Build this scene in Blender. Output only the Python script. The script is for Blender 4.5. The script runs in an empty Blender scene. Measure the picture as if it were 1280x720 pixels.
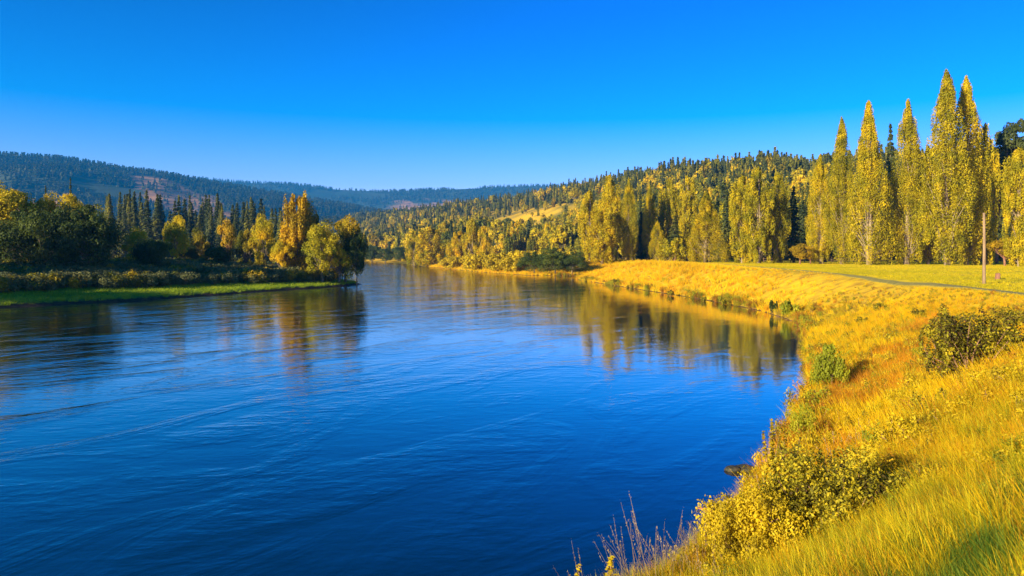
import bpy, math
import numpy as np
from math import radians

# ------------------------------------------------------------------ camera, sky, sun
S = bpy.context.scene
COL = S.collection
F, HZ, EYE = 900.0, 318.0, 5.0          # focal length and horizon row of the 1280x720 photograph; eye height above water

cam = bpy.data.cameras.new('camera')
cam.lens = F / 1280 * 36; cam.sensor_width = 36
cam.shift_y = -(360 - HZ) / 1280
cam.clip_start = 0.1; cam.clip_end = 20000
camo = bpy.data.objects.new('camera', cam); COL.objects.link(camo)
camo.location = (0, 0, EYE); camo.rotation_euler = (radians(90), 0, 0)
S.camera = camo

SUN_AZ, SUN_EL = radians(229), radians(15)    # compass angle from +Y clockwise: behind the viewer, to the left
sdir = np.array([math.sin(SUN_AZ) * math.cos(SUN_EL), math.cos(SUN_AZ) * math.cos(SUN_EL), math.sin(SUN_EL)])

world = bpy.data.worlds.new('World'); S.world = world; world.use_nodes = True
nt = world.node_tree; N = nt.nodes; L = nt.links
bg = N['Background']
sky = N.new('ShaderNodeTexSky'); sky.sky_type = 'NISHITA'; sky.sun_disc = False
sky.sun_elevation = SUN_EL; sky.sun_rotation = SUN_AZ
sky.altitude = 400; sky.air_density = 1.0; sky.dust_density = 0.15; sky.ozone_density = 4.0
# a deeper, more saturated rendering of the same sky: linear channel mix
sep = N.new('ShaderNodeSeparateColor'); L.new(sky.outputs[0], sep.inputs[0])
cmb = N.new('ShaderNodeCombineColor')
def chan(c, gain, cut, off, floor):
    m1 = N.new('ShaderNodeMath'); m1.operation = 'MULTIPLY_ADD'; L.new(sep.outputs[2], m1.inputs[0]); m1.inputs[1].default_value = -cut; L.new(sep.outputs[c], m1.inputs[2])
    m2 = N.new('ShaderNodeMath'); m2.operation = 'MULTIPLY_ADD'; L.new(m1.outputs[0], m2.inputs[0]); m2.inputs[1].default_value = gain; m2.inputs[2].default_value = -gain * off / .1
    m3 = N.new('ShaderNodeMath'); m3.operation = 'MAXIMUM'; L.new(m2.outputs[0], m3.inputs[0]); m4 = N.new('ShaderNodeMath'); m4.operation = 'MULTIPLY'; L.new(sep.outputs[c], m4.inputs[0]); m4.inputs[1].default_value = floor; L.new(m4.outputs[0], m3.inputs[1]); L.new(m3.outputs[0], cmb.inputs[c])
chan(0, 3.1, .31, 0, .02); chan(1, 2.0, .41, 0, .45); chan(2, 2.0, 0, .16, .75)
L.new(cmb.outputs[0], bg.inputs['Color']); bg.inputs['Strength'].default_value = 0.08

sl = bpy.data.lights.new('sun', 'SUN'); sl.energy = 5.0; sl.angle = radians(0.5); sl.color = (1.0, 0.86, 0.56)
so = bpy.data.objects.new('sun', sl); COL.objects.link(so)
from mathutils import Vector, Matrix
so.rotation_euler = Vector(sdir).to_track_quat('Z', 'Y').to_euler()

S.view_settings.view_transform = 'Standard'; S.view_settings.look = 'None'
S.view_settings.exposure = 1.4; S.view_settings.gamma = 1
S.render.engine = 'CYCLES'
S.cycles.use_denoising = True
S.cycles.max_bounces = 6; S.cycles.diffuse_bounces = 2; S.cycles.glossy_bounces = 3
S.cycles.transmission_bounces = 3; S.cycles.volume_bounces = 0; S.cycles.transparent_max_bounces = 4
S.cycles.use_adaptive_sampling = True

rng = np.random.default_rng(11)
U = lambda a, b, n=None: rng.uniform(a, b, n)

# ------------------------------------------------------------------ materials
def mat_base(name):
    m = bpy.data.materials.new(name); m.use_nodes = True
    return m, m.node_tree.nodes, m.node_tree.links, m.node_tree.nodes['Principled BSDF']

def ramp(Nn, stops, interp='LINEAR'):
    r = Nn.new('ShaderNodeValToRGB'); r.color_ramp.interpolation = interp
    e = r.color_ramp.elements
    while len(e) < len(stops): e.new(0.5)
    for el, (p, c) in zip(e, stops): el.position = p; el.color = (*c, 1)
    return r

def math_node(Nn, Ll, op, a, b=None, clamp=False):
    n = Nn.new('ShaderNodeMath'); n.operation = op; n.use_clamp = clamp
    for i, v in enumerate((a, b)):
        if v is None: continue
        if isinstance(v, (int, float)): n.inputs[i].default_value = v
        else: Ll.new(v, n.inputs[i])
    return n.outputs[0]

def leaf_mat(name, stops, transl=0.35, nscale=0.25, wi=0.13, wo=0.25, wn=0.7, rough=0.6):
    """leaf colour from the leaf's own random value, its plant's random value and a patchy noise"""
    m, Nn, Ll, p = mat_base(name)
    geo = Nn.new('ShaderNodeNewGeometry'); oi = Nn.new('ShaderNodeObjectInfo')
    no = Nn.new('ShaderNodeTexNoise'); no.inputs['Scale'].default_value = nscale; no.inputs['Detail'].default_value = 3
    Ll.new(geo.outputs['Position'], no.inputs['Vector'])
    a = math_node(Nn, Ll, 'MULTIPLY', geo.outputs['Random Per Island'], wi)
    b = math_node(Nn, Ll, 'MULTIPLY', oi.outputs['Random'], wo)
    c = math_node(Nn, Ll, 'MULTIPLY', math_node(Nn, Ll, 'SUBTRACT', no.outputs['Fac'], 0.5), wn * 2.2)
    f = math_node(Nn, Ll, 'ADD', math_node(Nn, Ll, 'ADD', a, b), c)
    f = math_node(Nn, Ll, 'ADD', f, 0.5 - (wi + wo) / 2, True)
    r = ramp(Nn, stops); Ll.new(f, r.inputs[0])
    Ll.new(r.outputs[0], p.inputs['Base Color'])
    p.inputs['Roughness'].default_value = rough; p.inputs['Specular IOR Level'].default_value = 0.15
    t = Nn.new('ShaderNodeBsdfTranslucent'); Ll.new(r.outputs[0], t.inputs['Color'])
    mx = Nn.new('ShaderNodeMixShader'); mx.inputs[0].default_value = transl
    Ll.new(p.outputs[0], mx.inputs[1]); Ll.new(t.outputs[0], mx.inputs[2])
    Ll.new(mx.outputs[0], Nn['Material Output'].inputs['Surface'])
    return m

def rough_mat(name, c1, c2, scale=6.0, bump=0.3, rough=0.85, stretch=(1, 1, 1)):
    m, Nn, Ll, p = mat_base(name)
    tc = Nn.new('ShaderNodeTexCoord'); mp = Nn.new('ShaderNodeMapping'); mp.inputs['Scale'].default_value = stretch
    Ll.new(tc.outputs['Object'], mp.inputs[0])
    no = Nn.new('ShaderNodeTexNoise'); no.inputs['Scale'].default_value = scale; no.inputs['Detail'].default_value = 6
    Ll.new(mp.outputs[0], no.inputs['Vector'])
    r = ramp(Nn, [(0.3, c1), (0.7, c2)]); Ll.new(no.outputs['Fac'], r.inputs[0]); Ll.new(r.outputs[0], p.inputs['Base Color'])
    b = Nn.new('ShaderNodeBump'); b.inputs['Strength'].default_value = bump; b.inputs['Distance'].default_value = 0.05
    Ll.new(no.outputs['Fac'], b.inputs['Height']); Ll.new(b.outputs[0], p.inputs['Normal'])
    p.inputs['Roughness'].default_value = rough
    return m

M = {}
M['poplar'] = leaf_mat('poplar_leaf', [(0.0, (.12, .13, .008)), (0.35, (.33, .285, .008)), (0.65, (.58, .44, .008)), (1, (.78, .53, .01))], nscale=.5)
M['poplar_green'] = leaf_mat('olive_leaf', [(0.0, (.05, .075, .012)), (0.4, (.16, .18, .015)), (0.75, (.36, .30, .015)), (1, (.55, .40, .02))], nscale=.35)
M['yellow'] = leaf_mat('yellow_leaf', [(0.0, (.16, .20, .012)), (0.35, (.44, .37, .012)), (0.7, (.74, .50, .01)), (1, (.86, .52, .01))], nscale=.3)
M['orange'] = leaf_mat('orange_leaf', [(0.0, (.14, .11, .012)), (0.4, (.42, .28, .012)), (0.75, (.66, .41, .012)), (1, (.78, .40, .015))], nscale=.3)
M['green'] = leaf_mat('green_leaf', [(0.0, (.03, .045, .012)), (0.5, (.07, .10, .018)), (0.85, (.16, .18, .02)), (1, (.30, .28, .02))], nscale=.4)
M['scrub'] = leaf_mat('grey_scrub_leaf', [(0.0, (.08, .09, .03)), (0.5, (.17, .18, .06)), (1, (.34, .28, .08))], nscale=.5)
M['willow'] = leaf_mat('bank_bush_leaf', [(0.0, (.09, .11, .012)), (0.5, (.28, .30, .015)), (1, (.62, .50, .02))], nscale=.6)
M['mixed'] = leaf_mat('mixed_leaf', [(0.0, (.04, .055, .012)), (0.4, (.13, .14, .012)), (0.62, (.42, .30, .012)), (1, (.72, .44, .012))], nscale=.22, wn=.8)
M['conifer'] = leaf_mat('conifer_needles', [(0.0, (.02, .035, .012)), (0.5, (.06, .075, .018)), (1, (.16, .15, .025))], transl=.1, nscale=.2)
M['conifer_sunlit'] = leaf_mat('sunlit_needles', [(0.0, (.05, .06, .012)), (0.5, (.15, .15, .015)), (1, (.34, .28, .02))], transl=.15, nscale=.2)  # lighter copy of the conifer needles; sunlit look put into the colour
M['bramble'] = leaf_mat('bramble_leaf', [(0.0, (.07, .035, .015)), (0.3, (.10, .09, .012)), (0.6, (.32, .28, .015)), (1, (.72, .52, .02))], nscale=1.6, wi=.7)
M['bank_herb'] = leaf_mat('rust_herb_leaf', [(0.0, (.14, .05, .012)), (0.5, (.42, .18, .012)), (1, (.75, .40, .012))], nscale=1.2)
M['golden_leaf'] = leaf_mat('golden_shrub_leaf', [(0.0, (.14, .11, .015)), (0.45, (.52, .38, .012)), (1, (.86, .62, .02))], nscale=2.2)
M['bark'] = rough_mat('bark', (.10, .075, .05), (.26, .20, .14), 5, .6, .9, (1, 1, .2))
M['bark_pale'] = rough_mat('pale_bark', (.18, .13, .08), (.40, .30, .19), 4, .4, .85, (1, 1, .25))
M['bark_red'] = rough_mat('red_bark', (.14, .06, .035), (.38, .18, .10), 5, .6, .9, (1, 1, .3))
M['wood'] = rough_mat('weathered_wood', (.18, .11, .06), (.34, .23, .12), 8, .4, .8, (1, 1, .12))
M['fence_wood'] = rough_mat('brown_fence_wood', (.08, .045, .025), (.20, .11, .06), 6, .4, .85)
M['twig'] = rough_mat('twig', (.16, .08, .04), (.36, .20, .12), 12, .3, .8)
M['driftwood'] = rough_mat('red_brown_driftwood', (.30, .10, .06), (.55, .24, .14), 14, .5, .8)
M['rock'] = rough_mat('mossy_rock', (.012, .018, .008), (.07, .05, .025), 9, .8, .7)

# grass: colour drifts in patches over the bank and towards the lower slope
def grass_mat(name, stops, nscale, wi=.35):
    return leaf_mat(name, stops, transl=.4, nscale=nscale, wi=wi, wo=.3, wn=.75, rough=.55)
M['grass_gold'] = grass_mat('golden_grass', [(0, (.40, .24, .01)), (.35, (.78, .46, .008)), (.65, (.90, .58, .008)), (1, (.92, .68, .02))], .16)
M['grass_orange'] = grass_mat('orange_grass', [(0, (.36, .14, .02)), (.35, (.66, .28, .012)), (.7, (.86, .42, .012)), (1, (.86, .52, .02))], .5)
M['grass_lime'] = grass_mat('lime_grass', [(0, (.10, .13, .015)), (.3, (.32, .32, .012)), (.6, (.62, .52, .012)), (1, (.82, .60, .02))], .8)
M['grass_green'] = grass_mat('green_grass', [(0, (.04, .09, .012)), (.5, (.11, .20, .02)), (1, (.30, .36, .03))], .9)
M['grass_lawn'] = grass_mat('lawn_grass', [(0, (.40, .35, .012)), (.5, (.60, .48, .012)), (1, (.80, .54, .015))], .12)
M['grass_strip'] = grass_mat('wet_strip_grass', [(0, (.16, .24, .012)), (.5, (.34, .44, .02)), (1, (.50, .52, .03))], .2)
M['grass_dry'] = grass_mat('dry_stalk', [(0, (.20, .14, .09)), (.5, (.40, .28, .15)), (1, (.56, .42, .22))], 2.0)

# ------------------------------------------------------------------ mesh helpers
def new_mesh(name, verts, quads, mats, midx=None, smooth=False):
    """verts (n,3), quads (m,4) arrays -> mesh"""
    me = bpy.data.meshes.new(name)
    verts = np.ascontiguousarray(verts, np.float32); quads = np.ascontiguousarray(quads, np.int32)
    n, k = quads.shape
    me.vertices.add(len(verts)); me.vertices.foreach_set('co', verts.ravel())
    me.loops.add(n * k); me.loops.foreach_set('vertex_index', quads.ravel())
    me.polygons.add(n); me.polygons.foreach_set('loop_start', np.arange(0, n * k, k, dtype=np.int32))
    if not isinstance(mats, (list, tuple)): mats = [mats]
    for m in mats:
        if m: me.materials.append(m)
    if midx is not None: me.polygons.foreach_set('material_index', np.ascontiguousarray(midx, np.int32))
    me.polygons.foreach_set('use_smooth', np.full(n, smooth, bool) if not hasattr(smooth, '__len__') else np.asarray(smooth, bool))
    me.update(calc_edges=True); me.validate()
    return me

class MB:
    """collects quads from several pieces with a material slot each"""
    def __init__(s): s.v = []; s.q = []; s.m = []; s.s = []; s.n = 0
    def add(s, v, q, slot=0, smooth=False):
        s.v.append(np.asarray(v, float)); s.q.append(np.asarray(q, int) + s.n)
        s.m.append(np.full(len(q), slot)); s.s.append(np.full(len(q), smooth)); s.n += len(v)
    def mesh(s, name, mats):
        return new_mesh(name, np.concatenate(s.v), np.concatenate(s.q), mats, np.concatenate(s.m), np.concatenate(s.s))

def tube(pts, rad, seg=8, wob=0.0):
    pts = np.asarray(pts, float); rad = np.asarray(rad, float); n = len(pts)
    d = np.gradient(pts, axis=0); d /= np.linalg.norm(d, axis=1)[:, None] + 1e-9
    ref = np.where(np.abs(d[:, 2:3]) > .9, [[1, 0, 0]], [[0, 0, 1.]])
    a = np.cross(d, ref); a /= np.linalg.norm(a, axis=1)[:, None] + 1e-9; b = np.cross(d, a)
    t = np.arange(seg) * 2 * np.pi / seg
    r = rad[:, None] * (1 + (rng.normal(0, wob, (n, seg)) if wob else 0))
    v = pts[:, None] + r[..., None] * (np.cos(t)[None, :, None] * a[:, None] + np.sin(t)[None, :, None] * b[:, None])
    v = v.reshape(-1, 3); q = []
    for i in range(n - 1):
        for j in range(seg): q.append((i * seg + j, i * seg + (j + 1) % seg, (i + 1) * seg + (j + 1) % seg, (i + 1) * seg + j))
    for base, rev in ((0, True), ((n - 1) * seg, False)):       # caps as quad fans
        for j in range(0, seg - 2, 2):
            f = (base, base + j + 1, base + j + 2, base + (j + 3) % seg)
            q.append(f[::-1] if rev else f)
    return v, np.array(q)

def norm(v): return v / (np.linalg.norm(v, axis=-1, keepdims=True) + 1e-9)

def leaves(c, nrm, ln, wd, up=None):
    """one rhombic leaf (or leaf spray) per centre, bent a little, facing nrm"""
    n = len(c); nrm = norm(nrm)
    d = rng.normal(0, 1, (n, 3)) if up is None else up + rng.normal(0, .45, (n, 3))
    d = norm(d - (d * nrm).sum(1)[:, None] * nrm); s = np.cross(nrm, d)
    ln = np.broadcast_to(ln, n)[:, None]; wd = np.broadcast_to(wd, n)[:, None]
    v = np.stack([c - d * ln / 2, c + s * wd / 2 - nrm * ln * .08, c + d * ln / 2, c - s * wd / 2 + nrm * ln * .04], 1)
    return v.reshape(-1, 3), np.arange(n * 4).reshape(n, 4)

def obj(name, me, parent=None, loc=None):
    o = bpy.data.objects.new(name, me); COL.objects.link(o)
    if parent: o.parent = parent
    if loc is not None: o.location = loc
    return o

def tag(o, label=None, cat=None, group=None, kind=None):
    if label: o['label'] = label
    if cat: o['category'] = cat
    if group: o['group'] = group
    if kind: o['kind'] = kind
    return o

# ------------------------------------------------------------------ the lie of the land
RS = np.array([(-340, -330), (-120, -110), (-50, -40), (-16, -9), (-5, 1.5), (-0.9, 6.5), (0.2, 9.2), (2.3, 10.7), (4.4, 13.8), (6.0, 16.6), (8.9, 22.3), (11.6, 27.8), (15.2, 36.9),
               (18.2, 44), (21.0, 53.6), (22.0, 64), (21.5, 75), (20.4, 86.5), (18.2, 102), (13.4, 138), (12.8, 146), (17, 155), (19, 164),
               (12, 168), (3.7, 172), (-9, 204), (-26, 265), (-68, 409), (-108, 540), (-160, 600), (-300, 660), (-600, 700)], float)
LS = np.array([(-600, 600), (-300, 580), (-180, 520), (-140, 430), (-85, 300), (-50, 185), (-31, 132), (-24.9, 120), (-26.4, 113), (-28.6, 107), (-34.7, 92),
               (-39.6, 78.5), (-47.8, 67), (-58, 53), (-66, 32), (-80, 0), (-120, -50), (-220, -140), (-520, -330)], float)

def pdist(x, y, P):
    best = np.full(x.shape, 1e9)
    for a, b in zip(P[:-1], P[1:]):
        ab = b - a; t = np.clip(((x - a[0]) * ab[0] + (y - a[1]) * ab[1]) / (ab @ ab), 0, 1)
        best = np.minimum(best, np.hypot(x - a[0] - t * ab[0], y - a[1] - t * ab[1]))
    return best

def inside(x, y, P):
    r = np.zeros(x.shape, bool)
    for a, b in zip(P, np.roll(P, -1, 0)):
        c = ((a[1] > y) != (b[1] > y)) & (x < (b[0] - a[0]) * (y - a[1]) / (b[1] - a[1] + 1e-12) + a[0])
        r ^= c
    return r
RIVER = np.concatenate([RS, LS])

def sm(t): t = np.clip(t, 0, 1); return t * t * (3 - 2 * t)

def vnoise(x, y, seed=0, octs=3):
    out = 0; amp = 1; tot = 0
    for o in range(octs):
        xi = np.floor(x).astype(np.int64); yi = np.floor(y).astype(np.int64); fx = sm(x - xi); fy = sm(y - yi)
        def h(i, j):
            k = (i * 374761393 + j * 668265263 + (seed + o) * 1274126177) & 0x7fffffff
            k = ((k ^ (k >> 13)) * 1103515245) & 0x7fffffff
            return ((k ^ (k >> 16)) & 0xffff) / 65535.0
        v = (h(xi, yi) * (1 - fx) + h(xi + 1, yi) * fx) * (1 - fy) + (h(xi, yi + 1) * (1 - fx) + h(xi + 1, yi + 1) * fx) * fy
        out = out + amp * v; tot += amp; amp *= .5; x = x * 2.03 + 7.1; y = y * 2.03 + 3.3
    return out / tot

# skyline rows of the ridges, as (photo column, photo row, depth of crest, depth of foot)
RIDGE_R = np.array([(420, 268, 1700, 700), (520, 258, 1300, 480), (580, 248, 1100, 400), (640, 238, 950, 340), (700, 226, 830, 300), (760, 216, 740, 270),
                    (820, 209, 660, 255), (860, 204, 610, 245), (940, 196, 540, 235), (1030, 190, 480, 225), (1150, 184, 420, 220), (1280, 175, 370, 215),
                    (1600, 160, 320, 210)], float)
RIDGE_N = np.array([(-500, 190, 2300, 1300), (0, 192, 2300, 1100), (80, 197, 2300, 1100), (140, 207, 2300, 1100), (200, 215, 2350, 1100), (260, 227, 2400, 1150),
                    (330, 238, 2450, 1200), (400, 250, 2500, 1300), (470, 262, 2500, 1400), (560, 276, 2500, 1500), (700, 310, 2500, 1500)], float)
RIDGE_F = np.array([(-500, 205, 4200, 2800), (0, 212, 4200, 2800), (200, 218, 4200, 2800), (300, 227, 4200, 2800), (360, 229, 4200, 2800), (420, 236, 4200, 2800), (480, 239, 4200, 2800),
                    (560, 236, 4200, 2800), (640, 232, 4200, 2800), (800, 230, 4200, 2800), (1400, 240, 4200, 2800)], float)

def ridge(x, y, R, trees, seed):
    yy = np.maximum(y, 1.0); px = 640 + F * x / yy
    top = np.interp(px, R[:, 0], R[:, 1]); D = np.interp(px, R[:, 0], R[:, 2]); f = np.interp(px, R[:, 0], R[:, 3])
    H = (HZ - top) / F * D + EYE - trees - 3
    t = (yy - f) / (D - f)
    s = sm(t) * .55 + np.clip(t, 0, 1) * .45
    n = (vnoise(x / (D * .13), y / (D * .13), seed, 4) - .5) * 2
    z = H * (s + n * .13 * np.sin(np.pi * np.clip(t, 0, 1)))
    z = np.where(t > 1, H * (1 - .25 * sm((t - 1) / 1.2)), z)
    return np.where(y > 50, np.maximum(z, 0), 0)

BUMPS = [(-8, 216, 11, 6, .9, .5), (-19, 240, 11, 6, .8, .5), (4, 196, 9, 6, .8, .6), (-32, 285, 14, 9, 1, .5)]
def T(x, y):
    x = np.asarray(x, float); y = np.asarray(y, float)
    shp = x.shape; x = x.ravel(); y = y.ravel()
    dr = pdist(x, y, RS); dl = pdist(x, y, LS); ins = inside(x, y, RIVER)
    n1 = vnoise(x / 2.7, y / 2.7, 1, 3) - .5; n2 = vnoise(x / 14, y / 14, 5, 3) - .5
    w = 8.5 + n2 * 2 - 2.0 * sm((22 - y) / 10) + 17 * sm((y - 147) / 10)
    t = np.clip(dr / w, 0, 1)
    zr = 3.0 * (t * .5 + sm(t) * .5) + n1 * .40 * np.sin(np.pi * np.clip(dr / w, 0, 1)) + .12 * np.clip(dr / .4, 0, 1)
    zl = .38 * np.clip(dl / 1.2, 0, 1) + .7 * np.clip((dl - 1) / 11, 0, 1) + 1.3 * sm((dl - 11) / 16) + n1 * .25 * np.clip(dl / 12, 0, 1) + n2 * .8 * sm((dl - 15) / 30)
    z = np.where(dr < dl, zr, zl)
    # left-hand shore behind the spit is a little lower
    for bx, by, rx, ry, h, a in BUMPS:
        u = (x - bx) * math.cos(a) + (y - by) * math.sin(a); v = -(x - bx) * math.sin(a) + (y - by) * math.cos(a)
        z = z + np.where(dr < dl, h * np.exp(-(u / rx) ** 2 - (v / ry) ** 2) * np.clip(dr / 5, 0, 1), 0)
    zz = np.maximum(np.maximum(ridge(x, y, RIDGE_R, 22, 21), ridge(x, y, RIDGE_N, 8, 31)), ridge(x, y, RIDGE_F, 5, 41))
    z = z + zz
    dmin = np.minimum(dr, dl)
    z = np.where(ins, -np.minimum(dmin * .35, 1.6) - .02, z)
    return z.reshape(shp)

def T1(x, y): return float(T(np.array([x]), np.array([y]))[0])

def gp(px, py):
    """where the sight line through a photo pixel first meets the ground"""
    y = np.exp(np.linspace(math.log(2.0), math.log(900), 5000)); x = (px - 640) / F * y; z = EYE - (py - HZ) / F * y
    hit = np.nonzero(z <= np.maximum(T(x, y), 0))[0]
    i = hit[0] if len(hit) else len(y) - 1
    return x[i], y[i], T1(x[i], y[i])

# ground sheet: rings around the viewpoint, fine near it
rr = np.concatenate([[0.01], np.exp(np.linspace(math.log(1.2), math.log(5200), 620))])
aa = np.concatenate([np.radians(np.linspace(-48, 48, 760)), np.radians(np.linspace(48, 312, 200))[1:-1]])
RR, AA = np.meshgrid(rr, aa, indexing='ij')
gx = RR * np.sin(AA); gy = RR * np.cos(AA); gz = T(gx, gy)
nr, na = gx.shape
idx = np.arange(nr * na).reshape(nr, na); nx = np.roll(idx, -1, 1)
q = np.stack([idx[:-1], nx[:-1], nx[1:], idx[1:]], -1).reshape(-1, 4)[:, ::-1]
PATH = np.array([(12, 2), (19.5, 18), (24.0, 34), (28, 51), (34, 86), (40, 138), (44.5, 182), (50, 215), (70, 245), (120, 262)], float)
gxr, gyr = gx.ravel(), gy.ravel()
dr = pdist(gxr, gyr, RS); dl = pdist(gxr, gyr, LS); dp = pdist(gxr, gyr, PATH)
pathx = np.interp(gyr, PATH[:, 1], PATH[:, 0])
lawn = ((gxr > pathx) & (gyr < 235) & (gyr > -60) & (dr < dl)).astype(float)
strip = ((dl < dr) & (dl < 12.5)).astype(float)
hill = np.clip((gyr - 235) / 60, 0, 1)
hill = np.where((dl < dr) & (dl > 14), np.maximum(hill, .6), hill)
far = np.clip((gyr - 900) / 500, 0, 1)
def clearing(x, y):
    # logged slopes on the blue ridge, bare of trees
    px = 640 + F * x / np.maximum(y, 1); n = vnoise(x / 90, y / 90, 63, 3) - .5
    a = np.exp(-((px - 215 - (1950 - y) * .14) / 60) ** 2 - ((y - 1880) / 340) ** 2); b = np.exp(-((px - 75) / 60) ** 2 - ((y - 1500) / 130) ** 2)
    c = np.exp(-((px - 560) / 90) ** 2 - ((y - 3500) / 260) ** 2)
    return sm((np.maximum(np.maximum(a, b), c * .9) + n * .9 - .38) / .14) * (y > 1100)
bare = clearing(gxr, gyr)

def ground_mat():
    m, Nn, Ll, p = mat_base('ground')
    at = Nn.new('ShaderNodeAttribute'); at.attribute_name = 'zone'
    sp = Nn.new('ShaderNodeSeparateColor'); Ll.new(at.outputs['Color'], sp.inputs[0])
    geo = Nn.new('ShaderNodeNewGeometry')
    def noise(s, d=5):
        n = Nn.new('ShaderNodeTexNoise'); n.inputs['Scale'].default_value = s; n.inputs['Detail'].default_value = d
        Ll.new(geo.outputs['Position'], n.inputs['Vector']); return n.outputs['Fac']
    def mix(f, a, b):
        x = Nn.new('ShaderNodeMix'); x.data_type = 'RGBA'; Ll.new(f, x.inputs[0]); Ll.new(a, x.inputs[6]); Ll.new(b, x.inputs[7]); return x.outputs[2]
    def rmp(f, st): r = ramp(Nn, st); Ll.new(f, r.inputs[0]); return r.outputs[0]
    bank = rmp(noise(.9, 8), [(.3, (.34, .19, .02)), (.5, (.62, .38, .015)), (.7, (.78, .50, .015))])
    lawnc = rmp(noise(.22, 8), [(.3, (.44, .36, .012)), (.7, (.68, .48, .014))])
    stripc = rmp(noise(.5, 8), [(.3, (.06, .14, .012)), (.7, (.16, .26, .02))])
    hillc = rmp(noise(.018, 9), [(.30, (.06, .06, .015)), (.40, (.22, .17, .02)), (.52, (.55, .34, .015)), (.68, (.70, .40, .015))])
    farc = rmp(noise(.0035, 9), [(.38, (.035, .055, .025)), (.7, (.07, .085, .03))])
    mud = rmp(noise(2.5, 4), [(.3, (.035, .022, .012)), (.7, (.10, .06, .03))])
    c = mix(sp.outputs[0], bank, lawnc); c = mix(sp.outputs[1], c, stripc); c = mix(sp.outputs[2], c, hillc)
    a2 = Nn.new('ShaderNodeAttribute'); a2.attribute_name = 'far'; c = mix(a2.outputs['Fac'], c, farc)
    a3 = Nn.new('ShaderNodeAttribute'); a3.attribute_name = 'bare'; c = mix(a3.outputs['Fac'], c, rmp(noise(.02, 6), [(.35, (.14, .08, .03)), (.5, (.34, .17, .06)), (.65, (.50, .27, .10))]))
    sx = Nn.new('ShaderNodeSeparateXYZ'); Ll.new(geo.outputs['Position'], sx.inputs[0])
    mr = Nn.new('ShaderNodeMapRange'); mr.inputs[1].default_value = .40; mr.inputs[2].default_value = .22; Ll.new(sx.outputs[2], mr.inputs[0])
    low = Nn.new('ShaderNodeMapRange'); low.inputs[1].default_value = .10; low.inputs[2].default_value = .02; Ll.new(sx.outputs[2], low.inputs[0])
    mf = math_node(Nn, Ll, 'MAXIMUM', math_node(Nn, Ll, 'MULTIPLY', mr.outputs[0], sp.outputs[1]), low.outputs[0])
    c = mix(mf, c, mud)
    Ll.new(c, p.inputs['Base Color']); p.inputs['Roughness'].default_value = .95; p.inputs['Specular IOR Level'].default_value = .1
    b = Nn.new('ShaderNodeBump'); b.inputs['Strength'].default_value = .5; b.inputs['Distance'].default_value = .15
    Ll.new(noise(2.2, 8), b.inputs['Height']); Ll.new(b.outputs[0], p.inputs['Normal'])
    return m
gm = new_mesh('ground', np.stack([gxr, gyr, gz.ravel()], 1), q, ground_mat(), smooth=True)
ca = gm.color_attributes.new('zone', 'FLOAT_COLOR', 'POINT')
ca.data.foreach_set('color', np.stack([lawn, strip, hill, np.ones_like(hill)], 1).astype(np.float32).ravel())
ba = gm.attributes.new('bare', 'FLOAT', 'POINT'); ba.data.foreach_set('value', bare.astype(np.float32))
fa = gm.attributes.new('far', 'FLOAT', 'POINT'); fa.data.foreach_set('value', far.astype(np.float32))
tag(obj('ground', gm), 'grassy river banks with wooded hills rising behind them', 'ground', kind='structure')

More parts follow.
